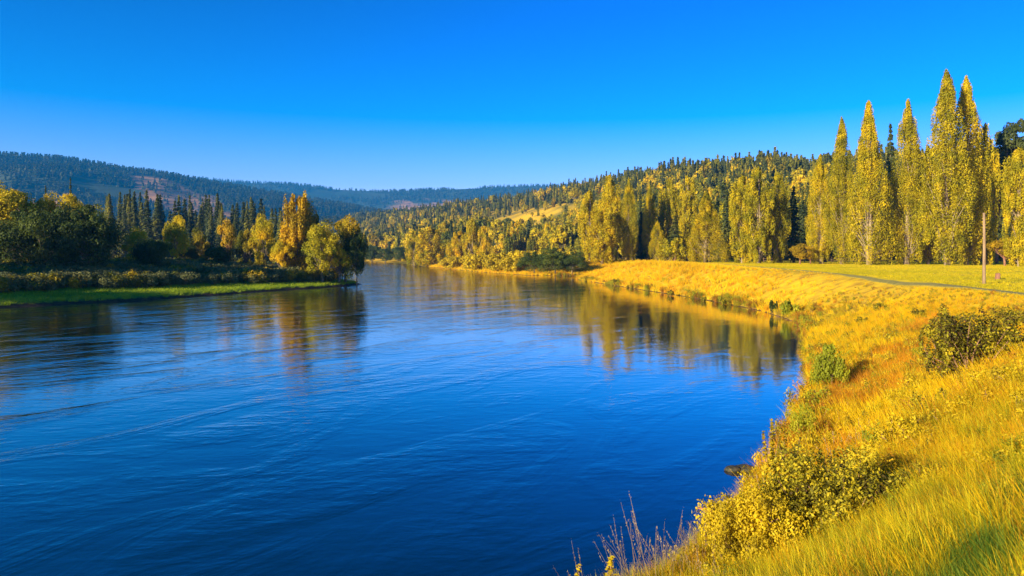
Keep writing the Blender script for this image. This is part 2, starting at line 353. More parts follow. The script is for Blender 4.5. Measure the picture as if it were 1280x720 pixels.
# ------------------------------------------------------------------ water
def water_mat():
    m, Nn, Ll, p = mat_base('river_water')
    p.inputs['Base Color'].default_value = (.0, .004, .022, 1)
    p.inputs['Roughness'].default_value = .5; p.inputs['Specular IOR Level'].default_value = 0
    geo = Nn.new('ShaderNodeNewGeometry')
    def noise(along, turn, s, d, dist=0.0):
        # turned so that x runs along the given bearing, then drawn out along it
        m1 = Nn.new('ShaderNodeMapping'); m1.inputs['Rotation'].default_value = (0, 0, radians(-turn)); Ll.new(geo.outputs['Position'], m1.inputs[0])
        m2 = Nn.new('ShaderNodeMapping'); m2.inputs['Scale'].default_value = (along, 1, 1); Ll.new(m1.outputs[0], m2.inputs[0])
        n = Nn.new('ShaderNodeTexNoise'); n.inputs['Scale'].default_value = s; n.inputs['Detail'].default_value = d; n.inputs['Distortion'].default_value = dist
        Ll.new(m2.outputs[0], n.inputs['Vector']); return n.outputs['Fac']
    fine = noise(.55, 6, 3.4, 3, .3)
    mid = noise(.5, 12, 1.3, 4, .4)
    big = noise(.6, 30, .3, 3, .8)
    # current lines drawn out along the flow; the pool under the right bank lies calmer
    streak = noise(.45, 58, .28, 7, 1.2)
    mr = Nn.new('ShaderNodeMapRange'); mr.inputs[1].default_value = .44; mr.inputs[2].default_value = .66; mr.inputs[3].default_value = .65; mr.inputs[4].default_value = 1.7
    Ll.new(streak, mr.inputs[0])
    sx = Nn.new('ShaderNodeSeparateXYZ'); Ll.new(geo.outputs['Position'], sx.inputs[0])
    calm = Nn.new('ShaderNodeMapRange'); calm.inputs[1].default_value = -34; calm.inputs[2].default_value = 12; calm.inputs[3].default_value = 1.7; calm.inputs[4].default_value = .30
    Ll.new(sx.outputs[0], calm.inputs[0])
    amp = math_node(Nn, Ll, 'MULTIPLY', mr.outputs[0], calm.outputs[0])
    h = math_node(Nn, Ll, 'ADD', math_node(Nn, Ll, 'MULTIPLY', fine, .0085), math_node(Nn, Ll, 'MULTIPLY', mid, .014))
    h = math_node(Nn, Ll, 'ADD', h, math_node(Nn, Ll, 'MULTIPLY', big, .012))
    h = math_node(Nn, Ll, 'MULTIPLY', h, amp)
    b = Nn.new('ShaderNodeBump'); b.inputs['Strength'].default_value = 1.0; b.inputs['Distance'].default_value = 1.0
    Ll.new(h, b.inputs['Height']); Ll.new(b.outputs[0], p.inputs['Normal'])
    fr = Nn.new('ShaderNodeFresnel'); fr.inputs['IOR'].default_value = 1.33; Ll.new(b.outputs[0], fr.inputs['Normal'])
    gl = Nn.new('ShaderNodeBsdfGlossy'); gl.inputs['Roughness'].default_value = .06; Ll.new(b.outputs[0], gl.inputs['Normal'])
    mx = Nn.new('ShaderNodeMixShader'); Ll.new(math_node(Nn, Ll, 'MULTIPLY', fr.outputs[0], 2.15, True), mx.inputs[0])
    Ll.new(p.outputs[0], mx.inputs[1]); Ll.new(gl.outputs[0], mx.inputs[2]); Ll.new(mx.outputs[0], Nn['Material Output'].inputs['Surface'])
    return m
wv = np.array([(-620, -220, 0), (60, -220, 0), (60, 720, 0), (-620, 720, 0)], float)
tag(obj('river', new_mesh('river', wv, np.array([[0, 1, 2, 3]]), water_mat())), 'wide deep blue river with current ripples', 'river', kind='structure')

# ------------------------------------------------------------------ path along the top of the bank
def ribbon(P, w, lift, step=1.0):
    seg = np.hypot(*np.diff(P, axis=0).T); s = np.concatenate([[0], np.cumsum(seg)]); t = np.arange(0, s[-1], step)
    c = np.stack([np.interp(t, s, P[:, 0]), np.interp(t, s, P[:, 1])], 1)
    k = np.ones(9) / 9; cp = np.pad(c, ((4, 4), (0, 0)), 'edge'); c = np.stack([np.convolve(cp[:, i], k, 'valid') for i in (0, 1)], 1)
    d = norm(np.gradient(c, axis=0)); nn = np.stack([d[:, 1], -d[:, 0]], 1)
    rows = []
    for o in (-w / 2 - .12, -w / 2, 0, w / 2, w / 2 + .12):
        pt = c + nn * o; z = T(pt[:, 0], pt[:, 1]) + (lift if abs(o) <= w / 2 else -.15)
        rows.append(np.column_stack([pt, z]))
    v = np.stack(rows, 1); n = len(v); ii = np.arange(n * 5).reshape(n, 5)
    return v.reshape(-1, 3), np.stack([ii[:-1, :-1], ii[:-1, 1:], ii[1:, 1:], ii[1:, :-1]], -1).reshape(-1, 4)
pv, pq = ribbon(PATH, .6, .05)
tag(obj('path', new_mesh('path', pv, pq, rough_mat('worn_path', (.16, .14, .012), (.32, .25, .03), 3, .3, 1))), 'narrow dark footpath along the top of the bank', 'path', kind='structure')

# ------------------------------------------------------------------ plants: builders (mesh data in metres, base at the origin)
def limb(p0, p1, r0, r1, n=5, bend=.1, seg=5):
    t = np.linspace(0, 1, n)[:, None]; p = p0 + (p1 - p0) * t
    ln = np.linalg.norm(p1 - p0); off = rng.normal(0, bend * ln, 3)
    p = p + np.sin(np.pi * t) * off
    return tube(p, np.linspace(r0, r1, n), seg)

def blob_leaves(cen, rad, n, size, upbias=.2, elong=1.5, vert=False):
    """n leaves spread through the outer half of ellipsoids"""
    k = rng.integers(0, len(cen), n); d = norm(rng.normal(0, 1, (n, 3)))
    r = U(.45, 1.0, n) ** .6
    c = cen[k] + d * rad[k] * r[:, None]
    nr_ = d + rng.normal(0, .55, (n, 3)); nr_[:, 2] += upbias
    s = size * U(.6, 1.35, n)
    return leaves(c, nr_, s * elong, s * .8, np.array([[0, 0, 1.]]) if vert else None)

def columnar(h, r, n=9000, size=.34, bare=.10, ncl=90, prof=None, stems=1):
    """poplar: many steep clumps of leaves around an upright stem -> (trunk MB, crown arrays)"""
    prof = prof or [(0, .55), (.12, .85), (.3, 1), (.5, .86), (.7, .62), (.85, .36), (.95, .15), (1, .03)]
    pt, pr = zip(*prof)
    t = U(0, 1, ncl) ** .9
    env = np.interp(t, pt, pr) * r
    a = U(0, 2 * np.pi, ncl); rad = env * np.sqrt(U(.05, 1, ncl)) * U(.78, 1.0, ncl)
    z = h * (bare + (1 - bare) * t * .965)
    cen = np.column_stack([np.cos(a) * rad, np.sin(a) * rad, z])
    w = .09 * r + .17 * env * U(.6, 1.25, ncl)
    R = np.column_stack([w * .75, w * .75, w * U(2.4, 4.4, ncl)])
    cen = np.concatenate([cen, [[0, 0, h * .955]]]); R = np.concatenate([R, [[.09 * r, .09 * r, h * .045]]])
    lv = blob_leaves(cen, R, n, size, vert=True)
    tb = MB()
    for s in range(stems):
        o = np.array([rng.normal(0, .25 * (stems > 1)), rng.normal(0, .25 * (stems > 1)), -.3])
        tb.add(*tube([o, o * .9 + [0, 0, h * .12], [rng.normal(0, .15), rng.normal(0, .15), h * .5], [0, 0, h * .93]], [h * .010 + .06, h * .008 + .03, h * .005, .02], 8, .05), smooth=True)
    for i in range(0, ncl, 2):
        zb = max(h * bare * .7, cen[i, 2] - rad[i] * 2.2 - 1)
        tb.add(*limb(np.array([0, 0, zb]), cen[i], .05 + .02 * rad[i], .015, 4, .04, 4))
    return tb, lv

def broad(h, r, n=7000, size=.36, bare=.18, nl=26, lobes=.40, round_=1.0, trunk=.02):
    c0 = np.array([0, 0, h * (bare + (1 - bare) * .5)]); hh = h * (1 - bare) / 2
    d = norm(rng.normal(0, 1, (nl, 3))); d[:, 2] = np.abs(d[:, 2]) * np.sign(U(-.6, 1, nl))
    k = U(.35, 1.05, nl) ** .7 * (1 + .22 * np.cos(np.arctan2(d[:, 1], d[:, 0]) - U(0, 6.28)))
    cen = c0 + d * np.array([r, r, hh]) * k[:, None] * .82
    s = lobes * U(.4, 1.15, nl)
    R = np.column_stack([s * r, s * r, s * (hh * .6 + r * .4) * .85]) * round_
    cen[:, 2] = np.minimum(cen[:, 2], h - R[:, 2] * .95)
    lv = blob_leaves(cen, R, n, size, .35)
    tb = MB(); top = np.array([rng.normal(0, .1 * r), rng.normal(0, .1 * r), h * .72])
    tb.add(*tube([(0, 0, -.4), (0, 0, h * .08), (top[0] * .4, top[1] * .4, h * .35), tuple(top)], [h * trunk * 1.3, h * trunk, h * trunk * .6, .03], 8, .06), smooth=True)
    for i in range(nl):
        f = U(.2, .6); st = np.array([top[0] * .4, top[1] * .4, h * (.12 + .35 * f)])
        tb.add(*limb(st, cen[i], h * trunk * .35, .02, 5, .08, 5))
    return tb, lv

def conifer(h, r, whorls=34, per=8, k=7, size=.42, bare=.06, droop=.25):
    tb = MB(); tb.add(*tube([(0, 0, -.4), (0, 0, h * .5), (0, 0, h * .98)], [h * .014 + .06, h * .008 + .03, .015], 7), smooth=True)
    C = []; Nn = []; sz = []
    for i in range(whorls):
        t = (i + U(0, .8)) / whorls; z = h * (bare + (1 - bare) * t)
        env = r * (1 - t) ** .85 * (.75 + .4 * U(0, 1)) + .05
        if t < .12: env *= .6 + 3 * t
        for j in range(per):
            a = U(0, 2 * np.pi); ln = env * U(.65, 1.15)
            s = np.linspace(.12, 1, k)
            C.append(np.column_stack([np.cos(a) * ln * s, np.sin(a) * ln * s, z + .10 * ln * s - droop * ln * s ** 2 * 1.6]) + rng.normal(0, .05 * r * .4, (k, 3)))
            nn = np.tile([np.cos(a) * .9, np.sin(a) * .9, .8], (k, 1)) + rng.normal(0, .5, (k, 3)); Nn.append(nn)
            sz.append(np.full(k, 1.0) * (.55 + .45 * (1 - t)))
    C = np.concatenate(C); Nn = np.concatenate(Nn); sz = np.concatenate(sz) * size * U(.7, 1.3, len(C))
    tp = 26; C = np.concatenate([C, np.column_stack([rng.normal(0, .10, tp), rng.normal(0, .10, tp), h * np.linspace(.90, 1.0, tp)])]); Nn = np.concatenate([Nn, rng.normal(0, 1, (tp, 3))]); sz = np.concatenate([sz, np.full(tp, size * .6)])
    out = norm(np.column_stack([C[:, 0], C[:, 1], -.25 * np.hypot(C[:, 0], C[:, 1])]))
    lv = leaves(C, Nn, sz * 2.0, sz * .9, out)
    return tb, lv

def bush(h, r, n=2500, size=.09, nst=14, nl=18, spread=1.0, lobe=.38):
    """stems that lean out of one root, leaves round their upper parts"""
    tb = MB(); cen = []
    for i in range(nst):
        a = U(0, 6.28); q_ = math.sqrt(U(0.02, 1)) * .8; e = np.array([math.cos(a) * r * q_, math.sin(a) * r * q_, h * (1 - .45 * q_ * q_) * U(.45, .98)])
        tb.add(*limb(np.array([e[0] * .12, e[1] * .12, -.1]), e, .012 * h + .006, .004, 5, .07, 4)); cen.append(e)
    cen = np.array(cen); extra = cen[rng.integers(0, nst, nl)] * U(.45, .95, nl)[:, None] + rng.normal(0, .12 * r, (nl, 3))
    extra[:, 2] = np.clip(extra[:, 2], .15 * h, h * .85)
    cen = np.concatenate([cen, extra]); s = lobe * U(.55, 1.1, len(cen))
    R = np.column_stack([s * r, s * r, s * h * .75]); sp_ = np.arange(len(cen)) % 4 == 0; R[sp_] = np.column_stack([s * r * .4, s * r * .4, s * h * 1.5])[sp_]
    R[:nst, 2] = np.minimum(R[:nst, 2], np.maximum(h * 1.04 - cen[:nst, 2], .08 * h))
    lv = blob_leaves(cen, R, n, size, .3)
    v = lv[0]; v[:, 2] = np.maximum(v[:, 2], .02)
    return tb, lv

def spire_plant(h, n=90, size=.05, stems=1, spread=.1, start=.35):
    """thin upright stems with small leaves all along the upper part"""
    tb = MB(); V = []
    for s in range(stems):
        a = U(0, 6.28); tip = np.array([math.cos(a) * spread, math.sin(a) * spread, h * U(.75, 1)]); ba = tip * .1; ba[2] = -.05
        tb.add(*limb(ba, tip, .006 + .004 * h, .002, 6, .03, 4))
        t = U(start, 1, n); c = ba + (tip - ba) * t[:, None] + rng.normal(0, .028 * h ** .5, (n, 3)) * (1.25 - t)[:, None] * [1, 1, .5]
        sz = size * (1.3 - .6 * t); V.append(leaves(c, rng.normal(0, 1, (n, 3)), sz * 1.5, sz, None)[0])
    v = np.concatenate(V); return tb, (v, np.arange(len(v)).reshape(-1, 4))

class Plant:
    """a finished model: trunk and crown mesh data, nominal height and radius"""
    def __init__(s, name, made, leafm, barkm, h, r, parts=('trunk', 'crown'), merged=False):
        tb, lv = made; s.h, s.r, s.name, s.parts = h, r, name, parts
        if merged:
            m = MB(); m.add(np.concatenate(tb.v), np.concatenate(tb.q), 1); m.add(*lv, 0); s.one = m.mesh(name, [leafm, barkm])
        else:
            s.trunk = tb.mesh(parts[0], [barkm]); s.crown = new_mesh(parts[1], *lv, leafm)

def put(P, x, y, h, r, label, cat, group=None, z=None, rot=None, name=None):
    """a plant as a thing: an Empty at its foot with its parts"""
    if rot is None: rot = U(0, 6.28)
    loc = (x, y, (max(T1(x, y), 0) if z is None else z)); sc = (r / P.r, r / P.r, h / P.h)
    if hasattr(P, 'one'):
        o = obj(name or P.name, P.one, loc=loc)
    else:
        o = obj(name or P.name, None, loc=loc); o.empty_display_size = .5
        for nm, me in ((P.parts[0], P.trunk), (P.parts[1], P.crown)): obj(nm, me, o)
    o.rotation_euler = (0, 0, rot); o.scale = sc
    return tag(o, label, cat, group)

def tree_at(P, px, dist, top, wpx, label, cat='tree', group=None, name=None, **k):
    """stand a tree at a depth so that its top and width match the photograph"""
    x = (px - 640) / F * dist; g = max(T1(x, dist), 0)
    h = EYE + (HZ - top) / F * dist - g
    return put(P, x, dist, h, wpx / F * dist / 2, label, cat, group, name=name, **k)

def bush_at(P, px, base, top, wpx, label, cat='bush', group=None, name=None, **k):
    x, y, z = gp(px, base)
    return put(P, x, y, (base - top) / F * y, wpx / F * y / 2, label, cat, group, name=name, **k)

# ------------------------------------------------------------------ the poplars and park trees on the right bank
Mp = M
TRI = [(0, 1.0), (.15, 1), (.4, .78), (.65, .5), (.85, .27), (1, .04)]
FULL = [(0, .6), (.2, .85), (.5, 1), (.8, .9), (.93, .6), (1, .2)]
pop = [Plant('poplar_tree', columnar(30, 4.0, 46000, .175, .06, 230, stems=2), M['poplar'], M['bark_pale'], 30, 4.0) for _ in range(3)]
popt = Plant('poplar_tree', columnar(30, 4.2, 46000, .175, .06, 220, TRI, 3), M['poplar'], M['bark_pale'], 30, 4.2)
popf = [Plant('poplar_tree', columnar(19, 3.0, 22000, .21, .04, 100, FULL, 3), M['poplar'], M['bark_pale'], 19, 3.0) for _ in range(2)]
popy = [Plant('poplar_tree', columnar(19, 3.4, 15000, .27, .03, 80, [(0, .8), (.2, 1), (.6, .95), (.85, .7), (.95, .45), (1, .15)], 3), M['yellow'], M['bark_pale'], 19, 3.4) for _ in range(2)]
G1 = 'tall golden poplars along the park lawn'
for px, d, top, w, p, lab in [
    (1025, 140, 193, 40, pop[0], 'shortest pointed poplar, first in the tall golden row beside the lawn'),
    (1052, 136, 147, 42, pop[1], 'slim pointed poplar, second in the tall row beside the lawn'),
    (1086, 128, 126, 60, popt, 'broad pointed poplar with several stems, third in the tall row on the lawn'),
    (1135, 130, 126, 52, pop[2], 'narrow pointed golden poplar standing between two gaps in the tall row'),
    (1160, 134, 182, 44, pop[0], 'low golden poplar tucked against the side of the tallest poplar'),
    (1183, 122, 88, 66, pop[1], 'tallest golden poplar of all, with the highest tip above the park'),
    (1208, 126, 97, 58, pop[2], 'second tallest poplar, its tip just beside the highest one'),
    (1230, 128, 158, 38, popf[0], 'blunt topped poplar at the end of the row behind the bare pole'),
]: tree_at(p, px, d, top, w, lab, 'poplar', G1)
G2 = 'smaller golden poplars further along the bank'
for px, d, top, w, p, lab in [
    (928, 152, 222, 36, popf[0], 'blunt golden poplar on the river side of a dense clump of three'),
    (949, 149, 212, 40, popf[1], 'tallest golden poplar in the middle of a dense clump of three'),
    (971, 152, 219, 34, popf[0], 'golden poplar on the park side of a dense clump of three'),
    (883, 166, 240, 58, popt, 'wide based pyramid shaped golden tree standing alone behind the path'),
    (738, 196, 240, 32, popf[1], 'yellow columnar tree nearest the river at the end of the meadow'),
    (763, 190, 221, 32, popf[0], 'tall yellow columnar tree above the corner of the golden bank'),
    (786, 188, 222, 28, pop[0], 'narrow yellow columnar tree beside a dark gap at the corner of the bank'),
    (752, 184, 262, 42, popf[1], 'low full yellow tree in front of the columnar trees at the bank corner'),
    (812, 196, 232, 26, pop[2], 'thin olive poplar just past the dark gap near the bank corner'),
    (822, 182, 276, 26, pop[1], 'small pointed olive tree standing under the thin poplars'),
    (836, 200, 226, 28, popf[0], 'olive gold poplar with a rounded head behind the round bush'),
    (860, 196, 222, 28, popf[1], 'olive gold poplar next to the pyramid shaped tree'),
]: tree_at(p, px, d, top, w, lab, 'poplar', G2)

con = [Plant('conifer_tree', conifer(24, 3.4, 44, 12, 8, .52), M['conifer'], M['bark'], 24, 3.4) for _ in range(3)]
cono = [Plant('conifer_tree', conifer(24, 3.6, 40, 12, 8, .55), M['conifer_sunlit'], M['bark'], 24, 3.6) for _ in range(2)]
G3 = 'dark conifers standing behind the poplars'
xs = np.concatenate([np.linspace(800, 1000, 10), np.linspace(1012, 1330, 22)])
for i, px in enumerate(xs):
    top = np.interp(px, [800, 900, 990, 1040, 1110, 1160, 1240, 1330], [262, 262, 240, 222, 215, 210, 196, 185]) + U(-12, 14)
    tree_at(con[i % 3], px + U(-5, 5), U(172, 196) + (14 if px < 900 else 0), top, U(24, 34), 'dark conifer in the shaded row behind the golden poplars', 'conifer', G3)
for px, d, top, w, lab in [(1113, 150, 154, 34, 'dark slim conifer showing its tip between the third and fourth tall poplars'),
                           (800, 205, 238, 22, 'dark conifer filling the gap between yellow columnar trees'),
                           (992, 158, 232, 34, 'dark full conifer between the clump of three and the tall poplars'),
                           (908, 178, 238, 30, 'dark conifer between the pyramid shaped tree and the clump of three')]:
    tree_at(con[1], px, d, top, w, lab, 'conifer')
pine = Plant('pine_tree', broad(24, 4.2, 9000, .34, .38, 30, .34, trunk=.012), M['conifer'], M['bark_red'], 24, 4.2)
for px, d, top, w, lab in [(1246, 142, 158, 40, 'dark open pine with a reddish trunk beside the last poplar'),
                           (1272, 136, 144, 52, 'tallest dark pine at the edge of the park wood'),
                           (1318, 138, 150, 60, 'dark pine deeper in the park wood')]:
    tree_at(pine, px, d, top, w, lab, 'pine')
brd = [Plant('autumn_tree', broad(14, 5, 14000, .25, .06, 38, .34), M['yellow'], M['bark'], 14, 5) for _ in range(2)]
brdm = [Plant('autumn_tree', broad(14, 5, 14000, .25, .04, 40, .34), M['mixed'], M['bark'], 14, 5) for _ in range(2)]
brdo = Plant('autumn_tree', broad(12, 4, 6000, .32, .22), M['orange'], M['bark_red'], 12, 4)
brdg = [Plant('leafy_tree', broad(12, 6, 20000, .25, .0, 44, .40), M['green'], M['bark'], 12, 6) for _ in range(2)]
tree_at(popf[0], 1274, 112, 188, 42, 'olive gold poplar in front of the dark pines at the park edge', 'poplar')
tree_at(brdo, 1256, 118, 296, 46, 'low orange brown tree under the dark pines', name='orange_tree')
tree_at(brdo, 1000, 138, 304, 30, 'small orange brown tree with a thin trunk beside the row of poplars', name='orange_tree')
tree_at(brdo, 1013, 146, 312, 22, 'tiny reddish tree in the shade under the dark conifers', name='orange_tree')
bsh = [Plant('round_bush', bush(2, 1.3, 2600, .12), M['poplar'], M['twig'], 2, 1.3, ('stems', 'foliage')) for _ in range(2)]
tree_at(bsh[0], 840, 172, 298, 40, 'round golden green bush on the lawn below the thin poplars', 'bush')

# ------------------------------------------------------------------ left bank trees
G4 = 'broad leafy trees crowding the far left bank'
for px, d, top, w, p, lab in [
    (-2, 97, 222, 90, brd[0], 'yellow topped broad tree at the edge of the left bank thicket'),
    (-60, 98, 215, 110, brdm[0], 'large mixed green and yellow tree beyond the left bank thicket'),
    (34, 102, 234, 62, brd[1], 'yellow crowned tree behind the dark bank bushes, first of three'),
    (62, 104, 238, 50, brd[0], 'yellow crowned tree behind the dark bank bushes, middle of three'),
    (103, 103, 236, 60, brd[1], 'yellow crowned tree behind the dark bank bushes, last of three'),
]: tree_at(p, px, d, top, w, lab, 'tree', G4)
for px, d, top, w, p, lab in [
    (20, 93, 262, 84, brdg[0], 'dark green rounded tree low in the left thicket under yellow crowns'),
    (62, 92, 252, 88, brdg[1], 'big dark green tree in the middle of the left thicket'),
    (112, 93, 254, 90, brdg[0], 'big dark green tree closing the end of the left thicket'),
]: tree_at(p, px, d, top, w, lab, 'tree', 'dark green trees of the left thicket')
for px, d, top, w, p, lab in [
    (172, 112, 282, 36, brd[0], 'small yellow tree just past the dark left thicket'),
    (188, 103, 293, 52, brdg[1], 'round dark green bushy tree between yellow ones on the left bank'),
    (216, 116, 264, 34, brd[1], 'yellow round headed tree above the dark green bushy one'),
    (250, 126, 284, 30, brdm[0], 'small yellow green tree in front of the conifer belt'),
    (228, 122, 296, 34, brdg[0], 'low dark tree between two small yellow trees'),
    (284, 134, 272, 26, brdo, 'small orange headed tree in front of the conifer belt'),
    (272, 118, 304, 44, brdg[1], 'low wide dark green tree near the shaded scrub'),
    (306, 130, 278, 30, brdm[1], 'olive and yellow tree between the orange headed one and the bright yellow one'),
    (330, 128, 266, 36, brd[0], 'bright yellow tree standing left of the tall leaning cottonwood'),
    (352, 119, 292, 36, brd[1], 'low bright yellow tree at the foot of the tall cottonwood'),
    (403, 113, 276, 52, brd[0], 'bright yellow round tree on the spit between taller trees'),
    (424, 115, 300, 44, brd[1], 'low yellow tree spreading at the front of the spit'),
]: tree_at(p, px, d, top, w, lab, 'tree')
cot = Plant('cottonwood_tree', columnar(12, 3.2, 13000, .26, .04, 70, FULL), M['orange'], M['bark'], 12, 3.2)
tree_at(cot, 372, 121, 248, 44, 'tallest rusty gold cottonwood on the river spit', 'cottonwood')
tree_at(brdm[0], 390, 124, 250, 36, 'darker crown standing in for the shaded side of the tallest cottonwood', 'cottonwood', name='cottonwood_tree')  # mixed-leaf crown drawn as the tall cottonwood's shaded right side
tree_at(brdm[1], 432, 117, 257, 56, 'tall green and gold tree near the tip of the spit', 'tree')
tree_at(brdg[0], 446, 116, 278, 34, 'dark green tree hanging over the water at the tip of the spit', 'tree')
tree_at(con[0], 57, 170, 232, 12, 'thin dark conifer showing above the yellow crowned thicket', 'conifer')
tree_at(con[1], 88, 160, 222, 14, 'taller of two conifers showing above the yellow crowned thicket', 'conifer')

# two big trees beyond the frame that keep the left bank in shade
big = Plant('riverside_tree', broad(20, 8, 9000, .5, .05, 40, .42), M['green'], M['bark'], 20, 8)
for x, y, h, r in [(-86, 40, 17.5, 8), (-98, 32, 18, 8), (-90, 58, 17.5, 8), (-100, 72, 17, 8), (-108, 50, 19, 9)]:
    put(big, x, y, h, r, 'tall green riverside tree upstream beyond the left thicket', 'tree', 'upstream riverside trees')

# far bank yellow trees by the water
G5 = 'yellow trees on the far river bank'
for px, d, top, w, p, lab in [
    (538, 296, 285, 44, popy[0], 'yellow tree with a broad head at the water on the far bank'),
    (518, 318, 290, 26, popy[1], 'smaller yellow tree before the dark far bank clump'),
    (574, 268, 290, 34, popy[1], 'low yellow tree beside the taller pair on the far bank'),
    (590, 264, 274, 26, popy[0], 'tallest yellow columnar tree on the far bank'),
    (605, 262, 284, 22, popy[1], 'slim yellow tree next to the grassy mounds of the far bank'),
]: tree_at(p, px, d, top, w, lab, 'tree', G5)
for px, d, top, w, lab in [(465, 440, 304, 26, 'dark tree nearest the spit on the far bank'), (482, 436, 308, 26, 'dark low tree in the middle of the far shaded clump'), (500, 425, 306, 28, 'dark tree at the end of the far shaded clump')]:
    tree_at(brdg[1], px, d, top, w, lab, 'tree', 'shaded trees where the river bends away')
for px, d, top, w, lab in [(668, 176, 314, 38, 'dark green bush at the water below the grassy mounds'), (694, 171, 309, 46, 'largest dark green bush between the mounds and the golden bank'), (715, 170, 314, 36, 'dark green bush against the corner of the golden bank')]:
    tree_at(brdg[0], px, d, top, w, lab, 'bush', 'dark bushes at the back of the pool', name='dark_bush')

mnd = [Plant('golden_bush', bush(2.2, 3, 5200, .22, 26, 40, lobe=.28), M['golden_leaf'], M['twig'], 2.2, 3, ('stems', 'foliage')) for _ in range(2)]
for px, d, top, w, lab in [(566, 247, 321, 34, 'lowest golden bush mound beside the yellow trees of the far bank'), (598, 213, 319, 44, 'long golden bush mound at the foot of the slim yellow tree'),
                           (622, 197, 317, 46, 'rounded golden bush mound in the middle of the far bank'), (641, 187, 322, 40, 'golden bush mound close to the water before the dark bushes'),
                           (654, 196, 314, 48, 'tallest golden bush mound behind the dark green bushes'), (684, 184, 313, 50, 'golden bush mound just behind the largest dark green bush'), (708, 183, 315, 36, 'golden bush mound below the columnar trees at the bank corner')]:
    tree_at(mnd[px % 2], px, d, top, w, lab, 'bush', 'golden bush mounds on the far bank')

# ------------------------------------------------------------------ the wooded hill
def hillpts(n, px0, px1, dmin, dmax, seed):
    r = np.random.default_rng(seed)
    px = r.uniform(px0, px1, n); lo, hi = dmin(px), dmax(px)
    d = lo + (hi - lo) * r.uniform(0, 1, n) ** .85
    x = (px - 640) / F * d
    return px, x, d
foot = lambda p: np.interp(p, RIDGE_R[:, 0], RIDGE_R[:, 3]) - 6
crest = lambda p: np.interp(p, RIDGE_R[:, 0], RIDGE_R[:, 2]) * 1.06
px, x, d = hillpts(9000, 440, 1340, foot, crest, 3)
t = (d - foot(px)) / (crest(px) - foot(px))
cl = vnoise(x / 60, d / 60, 77, 3)                       # clearings
core = np.exp(-((px - 668) / 82) ** 2 - ((t - .42) / .34) ** 2)
keep = (rng.uniform(0, 1, len(x)) < np.clip(1.35 - 1.75 * core - .5 * (cl > .62), .13, 1)) & (pdist(x, d, RS) > 8)
px, x, d, t, core = px[keep], x[keep], d[keep], t[keep], core[keep]
pc = np.clip(.26 + .95 * sm((t - .35) / .4) + .9 * (vnoise(x / 45, d / 45, 12, 2) - .5) + .15 * (px < 560) - .35 * np.exp(-((px - 668) / 95) ** 2), .04, .80)
isc = rng.uniform(0, 1, len(x)) < pc
farc = [Plant('hill_conifer', conifer(16, 2.7, 24, 8, 4, .85), m, M['bark'], 16, 2.7, merged=True) for m in (M['conifer'], M['conifer_sunlit'], M['conifer'], M['conifer_sunlit'])]
fary = [Plant('hill_autumn_tree', columnar(12, 3.2, 2200, .55, .05, 34, FULL), m, M['bark'], 12, 3.2, merged=True) for m in (M['yellow'], M['poplar'], M['poplar_green'], M['mixed'])]
fary += [Plant('hill_autumn_tree', broad(10, 4.2, 2200, .55, .04, 18), m, M['bark'], 10, 3.6, merged=True) for m in (M['yellow'], M['poplar_green'], M['poplar'])]
hc = U(10, 20, len(x)) ** 1.0 * np.where(isc, 1.05, .88) * (.8 + .5 * vnoise(x / 25, d / 25, 5, 2)) * (1 - .5 * core)
order = np.argsort(-hc / d)
zs = T(x, d)

def gn_scatter(name, pts, rot, scl, ids, sources, label, cat):
    """one object that repeats a few source meshes over its points"""
    me = bpy.data.meshes.new(name); me.from_pydata([tuple(p) for p in pts], [], [])
    a = me.attributes.new('rot', 'FLOAT_VECTOR', 'POINT'); a.data.foreach_set('vector', np.asarray(rot, np.float32).ravel())
    a = me.attributes.new('scl', 'FLOAT_VECTOR', 'POINT'); a.data.foreach_set('vector', np.asarray(scl, np.float32).ravel())
    a = me.attributes.new('pick', 'INT', 'POINT'); a.data.foreach_set('value', np.asarray(ids, np.int32))
    o = obj(name, me)
    c = bpy.data.collections.new(name + '_models')
    for i, sme in enumerate(sources):
        so_ = bpy.data.objects.new('%s_model_%02d' % (name, i), sme); c.objects.link(so_)
    g = bpy.data.node_groups.new(name, 'GeometryNodeTree')
    g.interface.new_socket('Geometry', in_out='INPUT', socket_type='NodeSocketGeometry'); g.interface.new_socket('Geometry', in_out='OUTPUT', socket_type='NodeSocketGeometry')
    n = g.nodes; l = g.links
    gi = n.new('NodeGroupInput'); go = n.new('NodeGroupOutput'); io = n.new('GeometryNodeInstanceOnPoints'); ci = n.new('GeometryNodeCollectionInfo')
    ci.inputs['Collection'].default_value = c; ci.inputs['Separate Children'].default_value = True; ci.inputs['Reset Children'].default_value = True
    def na_(nm, ty):
        q = n.new('GeometryNodeInputNamedAttribute'); q.data_type = ty; q.inputs['Name'].default_value = nm; return q.outputs['Attribute']
    e = n.new('FunctionNodeEulerToRotation'); l.new(na_('rot', 'FLOAT_VECTOR'), e.inputs[0])
    l.new(gi.outputs[0], io.inputs['Points']); l.new(ci.outputs[0], io.inputs['Instance']); io.inputs['Pick Instance'].default_value = True
    l.new(na_('pick', 'INT'), io.inputs['Instance Index']); l.new(e.outputs[0], io.inputs['Rotation']); l.new(na_('scl', 'FLOAT_VECTOR'), io.inputs['Scale'])
    l.new(io.outputs[0], go.inputs[0])
    md = o.modifiers.new('scatter', 'NODES'); md.node_group = g
    return tag(o, label, cat, kind='stuff')

